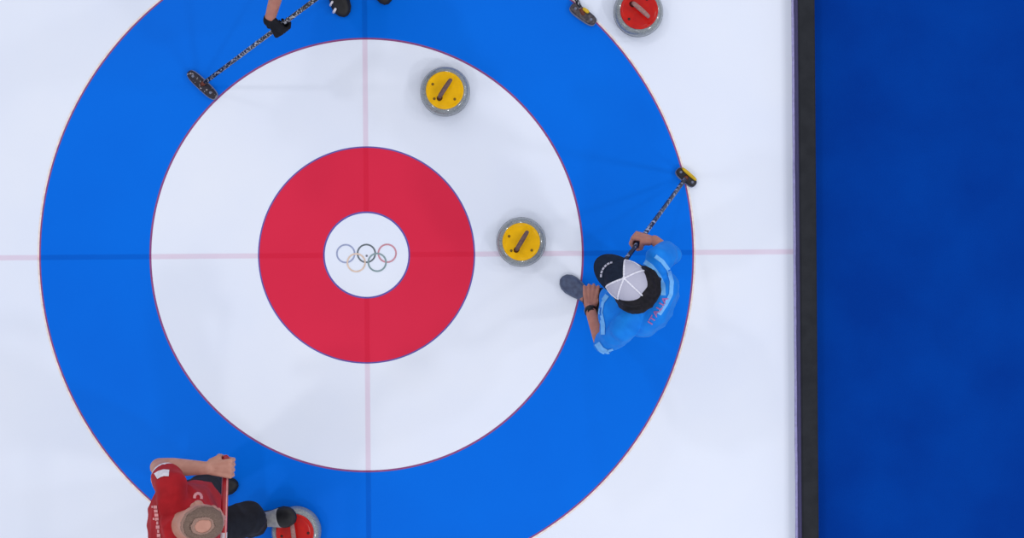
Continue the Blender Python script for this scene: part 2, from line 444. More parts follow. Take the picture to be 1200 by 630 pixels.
def flat_hand(mb, wrist, f, n, s, k=1.0):
    """open hand resting palm down; f fingers, n back of hand, s towards the thumb"""
    f = f.normalized(); n = (n - f * n.dot(f)).normalized(); s = (s - f * s.dot(f) - n * s.dot(n)).normalized()
    for i in range(4):
        o = (1.5 - i) * 0.0215 * k; ln = (0.92, 1.0, 0.94, 0.76)[i]
        kn = wrist + f * (0.086 - abs(i - 1.2) * 0.004) * k + s * o + n * 0.004
        mb.limb(wrist + s * o * 0.5, kn, 0.014 * k, 0.0115 * k, n=12)
        sp = s * o * 0.12
        a = kn + (f * 0.040 + sp - n * 0.010) * ln * k; b = a + (f * 0.020 + sp * 0.3 - n * 0.017) * ln * k; e = b + (f * 0.008 - n * 0.020) * ln * k
        mb.chain([kn, a, b, e], [0.0105 * k, 0.0092 * k, 0.0085 * k, 0.0074 * k], n=12)
    a = wrist + f * 0.02 * k + s * 0.026 * k; b = a + (f * 0.032 + s * 0.028 - n * 0.006) * k; c = b + (f * 0.028 + s * 0.010 - n * 0.012) * k; d = c + (f * 0.020 - n * 0.010) * k
    mb.chain([a, b, c, d], [0.016 * k, 0.013 * k, 0.011 * k, 0.009 * k], n=12)

def head_frame(c, F, tilt, roll=0.0):
    F = F.normalized(); L = Z.cross(F).normalized()
    f = (F * math.cos(tilt) - Z * math.sin(tilt)).normalized(); u = f.cross(L).normalized()
    if u.z < 0 and tilt < 1.5: u = -u
    def T(x, y, z): return c + f * x + L * y + u * z
    return f, L, u, T
def head(mb, c, F, tilt, k=1.0):
    f, L, u, T = head_frame(c, F, tilt)
    mb.ell(T(-0.008 * k, 0, 0.022 * k), f * 0.098 * k, L * 0.077 * k, u * 0.092 * k, 28, 18)          # cranium
    mb.ell(T(0.030 * k, 0, -0.030 * k), f * 0.062 * k, L * 0.062 * k, u * 0.078 * k, 24, 14)          # face
    mb.ell(T(0.046 * k, 0, -0.088 * k), f * 0.034 * k, L * 0.034 * k, u * 0.024 * k)                  # chin
    for s in (-1, 1):
        mb.limb(T(0.046 * k, s * 0.018 * k, -0.088 * k), T(-0.012 * k, s * 0.058 * k, -0.048 * k), 0.020 * k, 0.020 * k)   # jaw
        mb.ell(T(-0.006 * k, s * 0.080 * k, -0.012 * k), f * 0.017 * k, L * 0.010 * k, u * 0.031 * k)      # ear
        mb.ell(T(0.062 * k, s * 0.038 * k, -0.032 * k), f * 0.022 * k, L * 0.022 * k, u * 0.018 * k)      # cheek
        mb.limb(T(0.086 * k, s * 0.014 * k, 0.020 * k), T(0.070 * k, s * 0.046 * k, 0.022 * k), 0.010 * k, 0.009 * k)   # brow
        mb.ball(T(0.094 * k, s * 0.011 * k, -0.036 * k), 0.0085 * k)
    mb.chain([T(0.088 * k, 0, 0.012 * k), T(0.104 * k, 0, -0.020 * k), T(0.108 * k, 0, -0.034 * k)], [0.008 * k, 0.010 * k, 0.012 * k])  # nose
    mb.limb(T(0.087 * k, -0.016 * k, -0.062 * k), T(0.087 * k, 0.016 * k, -0.062 * k), 0.008 * k, 0.008 * k)
def face_parts(root, c, F, tilt, k=1.0, lips='lips'):
    f, L, u, T = head_frame(c, F, tilt)
    for s in (-1, 1):
        mb = Mb(); e = T(0.076 * k, s * 0.031 * k, 0.000)
        mb.ball(e, 0.0125 * k, 0); mb.ell(e + f * 0.0105 * k, f * 0.003 * k, L * 0.006 * k, u * 0.006 * k, mi=1)
        mb.build('eye', [M['eye'], M['iris']], root)
    mb = Mb(); mb.limb(T(0.092 * k, -0.019 * k, -0.063 * k), T(0.092 * k, 0.019 * k, -0.063 * k), 0.0055 * k, 0.0055 * k, side=u, flat=1.0)
    mb.build('lips', M[lips], root)

def shoe(root, heel, toe, m_up, m_sole, width=0.094, ankle=None, zf=None, m_toe=None, stripes=False, label=None, collar=None, tside=1, sock=None, sg=1.0):
    """heel and toe are the ends of the sole"""
    d = toe - heel; ln = d.length; d = d.normalized(); s = Z.cross(d).normalized(); n = d.cross(s).normalized()
    if n.z < 0: n = -n
    wf = [(0.0, 0.20), (0.03, 0.52), (0.10, 0.68), (0.25, 0.72), (0.42, 0.74), (0.60, 0.92), (0.74, 1.0), (0.86, 0.90), (0.95, 0.62), (1.0, 0.22)]
    hf = [0.050, 0.075, 0.088, 0.090, 0.084, 0.068, 0.056, 0.049, 0.040, 0.026]
    hw2 = width / 2
    mb = Mb(); rings = []; N = 13
    for (t, q), h in zip(wf, hf):
        c = heel + d * (t * ln); r = []
        for j in range(N):
            a = math.pi * j / (N - 1)
            r.append(c + s * (hw2 * q * math.cos(a) * (0.96 if 0 < j < N - 1 else 0.9)) + n * (0.016 + (h - 0.016) * math.sin(a) ** 0.75))
        rings.append(r)
    split = 6
    if m_toe is not None:
        for r_, g_ in ((6, 1.05), (7, 1.0), (8, 1.12), (9, 1.5)):
            cc = sum(rings[r_], Vector((0, 0, 0))) / N; rings[r_] = [cc + s * ((q_ - cc).dot(s) * g_) + ((q_ - cc) - s * (q_ - cc).dot(s)) * 1.04 for q_ in rings[r_]]
    o = None
    if m_toe is None:
        mb.loft(rings); 
    else:
        mb.loft(rings[:split + 1])
    o = mb.build('shoe', m_up, root, label=label)
    sub = o.modifiers.new('sub', 'SUBSURF'); sub.levels = 1; sub.render_levels = 2
    kids = []
    if m_toe is not None:
        mb = Mb(); mb.loft(rings[split - 1:]); k = mb.build('toe_cap', m_toe, o, label='black toe of the shoe'); kids.append(k)
        k.modifiers.new('sub', 'SUBSURF').levels = 1
    mb = Mb(); secs = []
    for zz, g in ((0.0, 0.97 * sg), (0.010, 1.03 * sg), (0.021, 1.01 * sg)):
        r = []
        for t, q in wf: r.append(heel + d * (t * ln) + s * hw2 * q * g + n * zz)
        for t, q in reversed(wf): r.append(heel + d * (t * ln) - s * hw2 * q * g + n * zz)
        secs.append(r)
    mb.loft(secs); mb.build('sole', m_sole, o)
    if stripes:
        for i in range(3):
            t = 0.54 + i * 0.15
            mb = Mb(); c = heel + d * (t * ln)
            q = s * tside * hw2
            mb.limb(c + q * 0.98 + n * 0.018, c + q * 0.66 + n * 0.050 - d * 0.006, 0.008, 0.007, side=n, flat=1.0, n=10)
            mb.build('stripe', M['white'], o, label='white stripe on the side of the shoe')
    if ankle is not None:
        mb = Mb(); a0 = heel + d * (0.27 * ln) + n * 0.06
        mb.limb(a0 - n * 0.01, ankle + Z * 0.02, 0.044, 0.046); mb.build('collar', collar or m_up, o)
        mb = Mb(); mb.limb(ankle, ankle + Z * 0.13 - d * 0.01, 0.048, 0.052); mb.build('sock', sock or M['black_cloth'], root)
    return o

def on_surface(bvhs, px, py, lift=0.003):
    """point of the garment that shows at frame point (px, py)"""
    d = (W(px, py, 0) - CAM).normalized(); best = None
    for b in bvhs:
        h = b.ray_cast(CAM, d)
        if h[0] is not None and (best is None or h[3] < best[3]): best = h
    if best is None: return None
    nn = best[1] if best[1].dot(d) < 0 else -best[1]
    return best[0] + nn * lift
def bvh_of(o):
    me = o.data; mw = Vector((0, 0, 0)); q = o
    while q is not None: mw += q.location; q = q.parent
    return BVHTree.FromPolygons([v.co + mw for v in me.vertices], [tuple(p.vertices) for p in me.polygons])
def band(name, root, bv, path, wid, m, label=None, closed=False, lift=0.003):
    """ribbon sewn on the garment along frame points"""
    pts = []
    for i in range(len(path) - 1):
        for k in range(8):
            t = k / 8; pts.append((path[i][0] + (path[i + 1][0] - path[i][0]) * t, path[i][1] + (path[i + 1][1] - path[i][1]) * t))
    pts.append(path[-1])
    rows = []
    for i, p in enumerate(pts):
        a = pts[max(0, i - 1)]; b = pts[min(len(pts) - 1, i + 1)]
        tx, ty = b[0] - a[0], b[1] - a[1]; l = math.hypot(tx, ty) or 1; nx, ny = -ty / l, tx / l
        r = [on_surface(bv, p[0] + nx * wid * q, p[1] + ny * wid * q, lift) for q in (-0.5, -0.17, 0.17, 0.5)]
        rows.append(r)
    mb = Mb(); vs = []; idx = {}
    fs = []
    for i, r in enumerate(rows):
        for j, v in enumerate(r):
            if v is not None: idx[(i, j)] = len(vs); vs.append(v)
    for i in range(len(rows) - 1):
        for j in range(3):
            q = [(i, j), (i + 1, j), (i + 1, j + 1), (i, j + 1)]
            if all(k in idx for k in q):
                P = [vs[idx[k]] for k in q]
                if max((P[0] - P[2]).length, (P[1] - P[3]).length) < 0.06: fs.append(tuple(idx[k] for k in q))
    mb.add(vs, fs)
    return mb.build(name, m, root, label=label)
def lettering(text, root, bv, a, b, height, m, name='lettering', label=None, flip=1, bend=None):
    """text printed on the garment from frame point a to b"""
    cu = bpy.data.curves.new('t', 'FONT'); cu.body = text; cu.size = 1.0; cu.offset = 0.012
    t = bpy.data.objects.new('t', cu); col.objects.link(t)
    dg = bpy.context.evaluated_depsgraph_get(); dg.update()
    me = bpy.data.meshes.new_from_object(t.evaluated_get(dg)); bpy.data.objects.remove(t)
    bm = bmesh.new(); bm.from_mesh(me)
    bmesh.ops.triangulate(bm, faces=bm.faces)
    for _ in range(3):
        long_ = [e for e in bm.edges if e.calc_length() > 0.12]
        if long_: bmesh.ops.subdivide_edges(bm, edges=long_, cuts=1); bmesh.ops.triangulate(bm, faces=bm.faces)
    xs = [v.co.x for v in bm.verts]; x0, x1 = min(xs), max(xs); hy = max(v.co.y for v in bm.verts)
    dx, dy = b[0] - a[0], b[1] - a[1]; l = math.hypot(dx, dy); ux, uy = dx / l, dy / l; nx, ny = uy * flip, -ux * flip
    dead = []
    for v in bm.verts:
        t = (v.co.x - x0) / (x1 - x0); h = v.co.y / hy * height
        bo = 0 if bend is None else bend * 4 * t * (1 - t)
        q = on_surface(bv, a[0] + dx * t + nx * (h + bo), a[1] + dy * t + ny * (h + bo), 0.0035)
        if q is None: dead.append(v)
        else: v.co = q
    bmesh.ops.delete(bm, geom=dead, context='VERTS')
    bm.to_mesh(me); bm.free()
    return link_mesh(name, me, m, root, False, label)

# ------------------------------------------------------------------ person in light blue
def woman():
    F = Vector((-0.89, 0.455, 0)).normalized(); L = Z.cross(F).normalized()
    root = empty('person', G(738, 345, 0), 'person in light blue jersey and navy cap leaning over on the right of the rings', 'person')
    lsh, rsh = W(731, 386, 1.13), W(772, 304, 1.13)
    mid = (lsh + rsh) / 2
    pel = G(740, 347, 0.84)
    lh, rh = pel + L * 0.085, pel - L * 0.085
    lk, rk = G(692, 349, 0.50), G(722, 326, 0.47)
    la, ra = G(697, 354, 0.10), G(757, 333, 0.10)
    le, re_ = W(706, 404, 0.87), W(783, 296, 0.93)
    neck0 = mid + Z * 0.045 + F * 0.015; hc = W(733.5, 329, 1.285); Fh = Vector((-0.81, 0.585, 0))
    tilt = math.radians(14)
    b = Mb()
    # torso, hips
    b.sections([(pel - Z * 0.06, L * 0.15, F * 0.10), (pel, L * 0.16, F * 0.105), (pel + (mid - pel) * 0.42, L * 0.12, F * 0.085), (pel + (mid - pel) * 0.8 - F * 0.01, L * 0.145, F * 0.095), (mid - Z * 0.01, L * 0.13, F * 0.06)], 26, 2.1)
    b.limb(lsh, rsh, 0.045, 0.045)
    b.limb(neck0 - Z * 0.03, hc - Z * 0.03, 0.052, 0.048)
    head(b, hc, Fh, tilt, 0.97)
    for hp, kn, an in ((lh, lk, la), (rh, rk, ra)):
        b.limb(hp, kn, 0.080, 0.052); b.limb(kn, kn + (an - kn) * 0.35 - F * 0.01, 0.050, 0.050); b.limb(kn + (an - kn) * 0.35 - F * 0.01, an, 0.050, 0.034)
        b.limb(an, an + F * 0.10 - Z * 0.065, 0.034, 0.022)
    # left arm to the knee
    lw = W(691, 361, 0.665)
    b.limb(lsh, le, 0.044, 0.036); b.limb(le, lw, 0.037, 0.025, side=L, flat=1.1)
    f = (W(693, 337, 0.60) - lw).normalized()
    flat_hand(b, lw + f * 0.012, f, Z, -L * -1.0 if False else (W(702, 345, .64) - W(690, 345, .64)), 1.0)
    # right arm to the broom
    u = (WB1 - WB0).normalized()
    b.limb(rsh, re_, 0.044, 0.036)
    rw = grip_hand(b, WB_G, u, re_, 0.0125)
    b.limb(re_, rw, 0.036, 0.026)
    b.skin('body', M['skin_w'], root, 0.0042, 3)
    face_parts(root, hc, Fh, tilt, 0.97)
    # shirt
    s = Mb()
    s.sections([(pel - Z * 0.04, L * 0.185, F * 0.135), (pel + Z * 0.03 - F * 0.01, L * 0.185, F * 0.14), (pel + (mid - pel) * 0.45 - F * 0.03, L * 0.165, F * 0.125), (pel + (mid - pel) * 0.8 - F * 0.035, L * 0.185, F * 0.125), (mid - Z * 0.0 - F * 0.02, L * 0.16, F * 0.085), (mid + Z * 0.035, L * 0.10, F * 0.06)], 30, 2.3)
    s.limb(lsh, rsh, 0.060, 0.062)
    s.limb(lsh + L * -0.01, lsh.lerp(le, 0.94), 0.064, 0.056, ends=(True, False))
    s.limb(rsh - L * 0.0, rsh.lerp(re_, 0.9), 0.066, 0.060, ends=(True, True))
    s.limb(re_, re_.lerp(rw, 0.30), 0.056, 0.050, ends=(True, False))
    s.ell(re_ + Z * 0.02 - F * 0.02, (0.055, 0, 0), (0, 0.055, 0), (0, 0, 0.06))
    s.ell(mid - F * 0.085 - Z * 0.05 , L * 0.17, F * 0.085, Z * 0.12)
    s.limb(W(726, 356, 1.06), W(722, 388, 0.98), 0.085, 0.080)
    s.limb(W(722, 352, 0.98), W(724, 372, 0.88), 0.085, 0.095)
    s.limb(neck0 - Z * 0.02, neck0 + Z * 0.03 + F * 0.01, 0.075, 0.062, ends=(True, False))
    sh = s.skin('jersey', M['shirt_blue'], root, 0.006, 6, 0.010, 0.10)
    bv = [bvh_of(sh)]
    band('shoulder_stripe', sh, bv, [(755, 306), (763, 312), (771, 322), (777, 334), (777, 346)], 5.5, M['stripe'], 'pale blue stripe on the shoulder')
    band('shoulder_stripe', sh, bv, [(768, 300), (776, 306), (783, 316), (787, 330), (786, 344), (780, 356), (772, 368)], 4.5, M['stripe'], 'pale blue stripe on the shoulder')
    band('side_trim', sh, bv, [(712, 346), (706, 354), (704, 366), (707, 380), (707, 392)], 5.0, M['stripe'], 'pale blue trim down the side')
    band('cuff_patch', sh, bv, [(700, 402), (705, 409), (712, 413), (719, 411)], 7.0, M['stripe'], 'pale blue cuff at the elbow')
    lettering('ITALIA', sh, bv, (764, 380), (783, 349), 6.0, M['letter_red'], label='rose lettering across the back', flip=1)
    # trousers
    t = Mb()
    t.sections([(pel - Z * 0.09, L * 0.155, F * 0.105), (pel, L * 0.17, F * 0.115), (pel + Z * 0.07, L * 0.15, F * 0.10)], 26, 2.1)
    for hp, kn, an in ((lh, lk, la), (rh, rk, ra)):
        t.limb(hp, kn, 0.092, 0.068); c = kn.lerp(an, 0.4) - F * 0.012; t.limb(kn, c, 0.067, 0.068); t.limb(c, an + Z * 0.02, 0.068, 0.054, ends=(True, False))
    t.skin('trousers', M['black_cloth'], root, 0.007, 4, 0.006, 0.1)
    # shoes
    fd = (W(658, 326, 0) - W(691, 350, 0)).normalized()
    toe = W(657.5, 325.5, 0.0); toe.z = 0.002
    shoe(root, toe - fd * 0.265, toe, M['shoe_grey'], M['sole'], 0.108, la, label='slate grey shoe')
    toe2 = G(727, 318, 0.002); shoe(root, toe2 - F * 0.255, toe2, M['shoe_grey'], M['sole'], 0.100, ra, label='slate grey shoe')
    # watch
    d = (le - lw).normalized(); c = lw.lerp(le, 0.07); uu = d.cross(Z).normalized(); vv = d.cross(uu)
    mb = Mb(); mb.limb(c - d * 0.010, c + d * 0.010, 0.0315, 0.0325, ends=(False, False)); wt = mb.build('wristwatch', M['watch'], root)
    mb = Mb(); mb.limb(c + Z * 0.028, c + Z * 0.036 , 0.017, 0.016, ends=(False, False)); mb.build('watch_face', M['shoe_black'], wt)
    # hair: gathered behind and below the cap
    f, Lh, u2, T = head_frame(hc, Fh, tilt)
    h = Mb()
    h.ell(T(-0.034, 0, -0.005), f * 0.112, Lh * 0.104, u2 * 0.085)
    h.ell(T(-0.062, 0.0, -0.045), f * 0.108, Lh * 0.118, u2 * 0.085)
    h.ell(T(-0.055, 0.045, -0.075), f * 0.085, Lh * 0.075, u2 * 0.085)
    h.ell(T(-0.070, -0.045, -0.075), f * 0.085, Lh * 0.075, u2 * 0.085)
    h.skin('hair', M['hair_dark'], root, 0.006, 4, 0.006, 0.05)
    # cap
    ctr = T(-0.006, 0, 0.030); A, B, Cc = 0.108, 0.092, 0.088
    def dome(th, ph, g=1.0):   # ph 0 = front
        return ctr + f * (A * g * math.sin(th) * math.cos(ph)) + Lh * (B * g * math.sin(th) * math.sin(ph)) + u2 * (Cc * g * math.cos(th))
    def wedge(p0, p1, g0=0.965, g1=1.0, t0=0.02, t1=1.62, nu=10, nv=12):
        mb = Mb(); vs = []; fs = []
        for g in (g1, g0):
            for i in range(nv + 1):
                for j in range(nu + 1):
                    puff = 1 + 0.012 * math.sin(math.pi * j / nu) * math.sin(math.pi * i / nv)
                    vs.append(dome(t0 + (t1 - t0) * i / nv, p0 + (p1 - p0) * j / nu, g * puff))
        n1 = (nv + 1) * (nu + 1)
        for i in range(nv):
            for j in range(nu):
                a = i * (nu + 1) + j; fs.append((a, a + 1, a + nu + 2, a + nu + 1)); fs.append((n1 + a, n1 + a + nu + 1, n1 + a + nu + 2, n1 + a + 1))
        for i in range(nv):
            for j in (0, nu):
                a = i * (nu + 1) + j; fs.append((a, a + nu + 1, n1 + a + nu + 1, n1 + a))
        for j in range(nu):
            for i in (0, nv):
                a = i * (nu + 1) + j; fs.append((a, n1 + a, n1 + a + 1, a + 1))
        mb.add(vs, fs); return mb
    capo = wedge(-math.radians(57), math.radians(57), nu=24).build('cap', M['navy_cloth'], root, label='navy front of the cap')
    bounds = [57, 100, 171, 247, 303]
    for i in range(4):
        wedge(math.radians(bounds[i]), math.radians(bounds[i + 1])).build('net_panel', M['mesh_grey'], capo, label='pale grey net panel of the cap')
    for i, deg in enumerate(bounds):
        mb = Mb(); pts = [dome(0.02 + 1.6 * k / 12, math.radians(deg), 1.008) for k in range(13)]
        mb.chain(pts, [0.0042] * 13, n=8); mb.build('seam', M['seam'], capo, label='white seam of the cap')
    mb = Mb(); mb.chain([dome(1.62, math.radians(57 + 246 * k / 20), 1.0) for k in range(21)], [0.005] * 21, n=8); mb.build('rim', M['seam'], capo)
    mb = Mb(); mb.ell(dome(0, 0, 1.02), f * 0.008, Lh * 0.008, u2 * 0.005); mb.build('button', M['seam'], capo)
    # visor
    mb = Mb(); top = []; bot = []; nu = 24; nv = 6; vs = []; fs = []
    for lay in (0.004, -0.003):
        for i in range(nv + 1):
            for j in range(nu + 1):
                a = -math.radians(80) + math.radians(160) * j / nu; t = i / nv
                inner = (A * 0.95 * math.cos(a), B * 0.96 * math.sin(a))
                outer = (A * 0.97 * math.cos(a) + 0.070 * max(0, math.cos(a)) ** 0.45, B * 0.97 * math.sin(a) * (1 + 0.0 * t))
                x = inner[0] + (outer[0] - inner[0]) * t; y = inner[1] + (outer[1] - inner[1]) * t
                vs.append(ctr + f * x + Lh * y + u2 * (0.004 - 0.35 * (y * y) / 0.09 - 0.010 * t + lay + 0.012))
    n1 = (nv + 1) * (nu + 1)
    for i in range(nv):
        for j in range(nu):
            a = i * (nu + 1) + j; fs.append((a, a + 1, a + nu + 2, a + nu + 1)); fs.append((n1 + a, n1 + a + nu + 1, n1 + a + nu + 2, n1 + a + 1))
    for j in range(nu):
        a = nv * (nu + 1) + j; fs.append((a, n1 + a, n1 + a + 1, a + 1))
    mb.add(vs, fs); vis = mb.build('visor', M['navy_cloth'], capo)
    bvc = [bvh_of(capo), bvh_of(vis)]
    dots = [(704.5, 324.5), (704.8, 320), (706.2, 316), (708.5, 312.6), (711.5, 309.8), (715, 308), (718.5, 307.8)]
    for k in range(len(dots) - 1):
        a, c = dots[k], dots[k + 1]
        e = (a[0] + (c[0] - a[0]) * 0.78, a[1] + (c[1] - a[1]) * 0.78)
        band('cap_mark', capo, bvc, [a, e], 2.2, M['mesh_grey'], 'small pale mark in a curved row on the cap front')
    return root
woman()

# ------------------------------------------------------------------ person in red
def man():
    F = Vector((1, 0.03, 0)).normalized(); L = Z.cross(F).normalized()
    root = empty('person', G(285, 585, 0), 'person in red jersey and black trousers with thinning hair at the bottom left', 'person')
    lsh, rsh = W(201, 569, 1.40), W(204, 668, 1.40)
    mid = (lsh + rsh) / 2; pel = G(270, 574, 0.92)
    lh, rh = pel + L * 0.09, pel - L * 0.09
    lk, rk = G(268, 556, 0.50), W(291, 607, 0.53)
    la, ra = G(235, 573, 0.10), G(305, 609, 0.13)
    le, re_ = W(187, 547, 1.12), W(196, 700, 1.12)
    hc = W(236, 611, 1.60); tilt = math.radians(30)
    neck0 = mid + Z * 0.05 + F * 0.01
    s0 = W(264.5, 538, 1.10); s1 = W(257, 815, 1.04)
    lg = W(264, 547, 1.099); t_ = (lg - s0).length / (s1 - s0).length; lg = s0.lerp(s1, t_)
    rg = s0.lerp(s1, 0.50)
    b = Mb()
    b.sections([(pel - Z * 0.07, L * 0.15, F * 0.11), (pel, L * 0.16, F * 0.115), (pel.lerp(mid, 0.4), L * 0.145, F * 0.10), (pel.lerp(mid, 0.8), L * 0.17, F * 0.115), (mid - Z * 0.01, L * 0.14, F * 0.07)], 26, 2.1)
    b.limb(lsh, rsh, 0.055, 0.055)
    b.limb(neck0 - Z * 0.03 , hc - F * 0.035 - Z * 0.02, 0.066, 0.062)
    head(b, hc, F, tilt, 1.06)
    for hp, kn, an in ((lh, lk, la), (rh, rk, ra)):
        b.limb(hp, kn, 0.090, 0.058); c = kn.lerp(an, 0.35) - F * 0.012
        b.limb(kn, c, 0.055, 0.056); b.limb(c, an, 0.056, 0.036)
    u = (s0 - s1).normalized()
    b.limb(lsh, le, 0.054, 0.043)
    b.ell(le, (0.046, 0, 0), (0, 0.043, 0), (0, 0, 0.044))
    lw = grip_hand(b, lg, u, le, 0.016, sc_=1.12)
    m1 = le.lerp(lw, 0.3)
    b.limb(le, m1, 0.044, 0.046); b.limb(m1, lw, 0.046, 0.031)
    b.limb(rsh, re_, 0.054, 0.043)
    rw = grip_hand(b, rg, u, re_, 0.016, sc_=1.12)
    m1 = re_.lerp(rw, 0.3)
    b.limb(re_, m1, 0.044, 0.046); b.limb(m1, rw, 0.046, 0.031)
    b.skin('body', M['skin_m'], root, 0.0045, 3)
    face_parts(root, hc, F, tilt, 1.06)
    # jersey
    s = Mb()
    s.sections([(pel - Z * 0.05, L * 0.19, F * 0.145), (pel + Z * 0.05, L * 0.185, F * 0.145), (pel.lerp(mid, 0.45) + F * 0.0, L * 0.185, F * 0.14), (pel.lerp(mid, 0.8), L * 0.20, F * 0.14), (mid + Z * 0.01, L * 0.175, F * 0.10), (mid + Z * 0.05, L * 0.11, F * 0.075)], 30, 2.4)
    s.limb(lsh, rsh, 0.072, 0.072)
    for sh_, el in ((lsh, le), (rsh, re_)):
        s.limb(sh_, sh_.lerp(el, 0.42), 0.076, 0.070, ends=(True, False))
    s.limb(neck0 - Z * 0.02, neck0 + Z * 0.065 + F * 0.055, 0.088, 0.080, ends=(True, False))
    jr = s.skin('jersey', M['shirt_red'], root, 0.006, 6, 0.010, 0.11)
    bv = [bvh_of(jr)]
    # left sleeve white cuff
    el = lsh.lerp(le, 0.40); dd = (le - lsh).normalized()
    mb = Mb(); mb.limb(el - dd * 0.01, el + dd * 0.022, 0.073, 0.070, ends=(False, False)); mb.build('sleeve_cuff', M['white'], jr, label='white lining at the sleeve end')
    band('sleeve_patch', jr, bv, [(183, 558), (187, 555.5), (192, 554), (198, 554.5)], 7.5, M['white'], 'white patch on the sleeve')
    # small ring badge
    ring = [(231.5 + 4.2 * math.cos(a), 583 + 5.0 * math.sin(a)) for a in [math.radians(170 + 30 * k) for k in range(8)]]
    band('badge', jr, bv, ring, 3.2, M['letter_pink'], 'small pink ring-shaped badge on the chest')
    # lettering down the back: unreadable pale strokes
    rnd = random.Random(3)
    y = 592.0
    while y < 640:
        xx = 182.6 + (y - 592) * 0.12
        hgt = 3.6
        kind = rnd.randint(0, 2)
        band('back_mark', jr, bv, [(xx, y), (xx + 0.2, y + hgt)], 4.2 if kind != 1 else 2.4, M['letter_pink'], 'pale pink stroke of the lettering on the back')
        if kind == 0: band('back_mark', jr, bv, [(xx - 3.6, y + 0.4), (xx - 3.4, y + 2.8)], 2.0, M['letter_pink'], 'pale pink stroke of the lettering on the back')
        y += hgt + 1.1
    # trousers
    t = Mb()
    t.sections([(pel - Z * 0.10, L * 0.165, F * 0.12), (pel, L * 0.175, F * 0.125), (pel + Z * 0.06, L * 0.16, F * 0.115)], 26, 2.1)
    for hp, kn, an in ((lh, lk, la), (rh, rk, ra)):
        t.limb(hp, kn, 0.104, 0.088); t.limb(kn, an + Z * 0.02, 0.086, 0.062, ends=(True, False))
    t.skin('trousers', M['black_cloth'], root, 0.007, 4, 0.010, 0.1)
    # shoes
    fd = (W(279, 566, 0) - W(228, 575, 0)).normalized()
    toe = W(279.5, 566.5, 0); toe.z = 0.002
    shoe(root, toe - fd * 0.29, toe, M['shoe_black'], M['shoe_black'], 0.105, la, label='black shoe with a pale ankle collar')
    mb = Mb(); c = W(249, 571, 0.085); mb.limb(c - fd * 0.008 + Z * 0.004, c + fd * 0.012 - Z * 0.004, 0.058, 0.054, ends=(False, False)); mb.build('ankle_band', M['shoe_light'], root, label='pale grey band across the shoe')
    toe = W(347.5, 603.5, 0.174); heel = toe + (W(296, 613, 0) - W(347, 602.5, 0)).normalized() * 0.232; heel.z = 0.004
    shoe(root, heel, toe, M['shoe_light'], M['shoe_black'], 0.126, ra, sg=0.93, m_toe=M['shoe_black'], label='pale grey shoe with black toe resting on the stone')
    # hair: a fringe round a bare crown
    f, Lh, u2, T = head_frame(hc, F, tilt)
    k = 1.06; ctr = T(-0.008 * k, 0, 0.022 * k); vs = []; fs = []; nu, nv = 128, 60
    bald = (f * 0.12 + u2 * 0.99 + Z * 0.1 + F * -0.05).normalized()
    def dirv(i, j):
        th = math.pi * 0.72 * i / nv; ph = 2 * math.pi * j / nu
        return (math.sin(th) * math.cos(ph), math.sin(th) * math.sin(ph), math.cos(th))
    for lay in (1.030, 0.985):
        for i in range(nv + 1):
            for j in range(nu):
                x, y, z_ = dirv(i, j); r = lay
                vs.append(ctr + f * 0.098 * k * r * x + Lh * 0.077 * k * r * y + u2 * 0.092 * k * r * z_)
    n1 = (nv + 1) * nu
    def hair_shell(name, test, m, label=None):
        on = set(); fs = []
        for i in range(nv):
            for j in range(nu):
                x, y, z_ = dirv(i + 0.5, j + 0.5)
                wob = 0.05 * noise.noise(Vector((x * 4, y * 4, z_ * 4)))
                th = math.acos(max(-1, min(1, z_)))
                if test(x, y, z_, th, wob): on.add((i, j))
        for (i, j) in on:
            a = i * nu + j; b2 = i * nu + (j + 1) % nu
            fs.append((a, b2, b2 + nu, a + nu)); fs.append((n1 + a, n1 + a + nu, n1 + b2 + nu, n1 + b2))
            for (di, dj, e) in ((-1, 0, (a, b2)), (1, 0, (a + nu, b2 + nu)), (0, -1, (a, a + nu)), (0, 1, (b2, b2 + nu))):
                if (i + di, (j + dj) % nu) not in on: fs.append((e[0], e[1], n1 + e[1], n1 + e[0]))
        used = sorted({i for fc in fs for i in fc}); mp = {v: n for n, v in enumerate(used)}
        mb = Mb(); mb.add([vs[i] for i in used], [tuple(mp[i] for i in fc) for fc in fs]); return mb.build(name, m, root, label=label)
    def bare(x, y, z_): return math.hypot(x + 0.20, y) 
    hair_shell('hair', lambda x, y, z_, th, wob: not (z_ > 0 and bare(x, y, z_) < 0.47 + wob) and th < 1.12 + wob and x < 0.74 + wob, M['hair_grey'])
    hair_shell('thin_hair', lambda x, y, z_, th, wob: (z_ > 0 and 0.36 + wob < bare(x, y, z_) <= 0.50 + wob) or (1.08 + wob <= th < 1.30 + wob and x < 0.45), M['hair_thin'], 'paler thin hair at the edges')
    # broom across the body
    br = empty('curling_broom', Vector((s1.x, s1.y, 1.0)), 'curling broom with a red shaft held level by the person in red', 'broom', 'curling brooms')
    mb = Mb(); mb.limb(s0, s1, 0.016, 0.016, n=20); shf = mb.build('shaft', M['red_shaft'], br, label='red shaft')
    mb = Mb(); sd = (s1 - s0).normalized(); off = F * 0.011 + Z * 0.0105
    mb.limb(s0 + off + sd * 0.06, s1 + off, 0.0042, 0.0042, n=10); mb.build('white_line', M['letter_pink'], shf, label='pale line along the shaft')
    mb = Mb(); mb.limb(s0.lerp(s1, 0.305), s0.lerp(s1, 0.40), 0.0165, 0.0165, ends=(False, False)); mb.build('white_sleeve', M['white'], shf, label='white section of the shaft')
    mb = Mb(); mb.limb(s0 - sd * 0.006, s0 + sd * 0.02, 0.017, 0.018); mb.build('end_cap', M['red_shaft'], br)
    hp = s1 + sd * 0.02
    mb = Mb(); mb.limb(s1 - sd * 0.03, s1 + sd * 0.02, 0.018, 0.022); mb.build('joint', M['broom_black'], br)
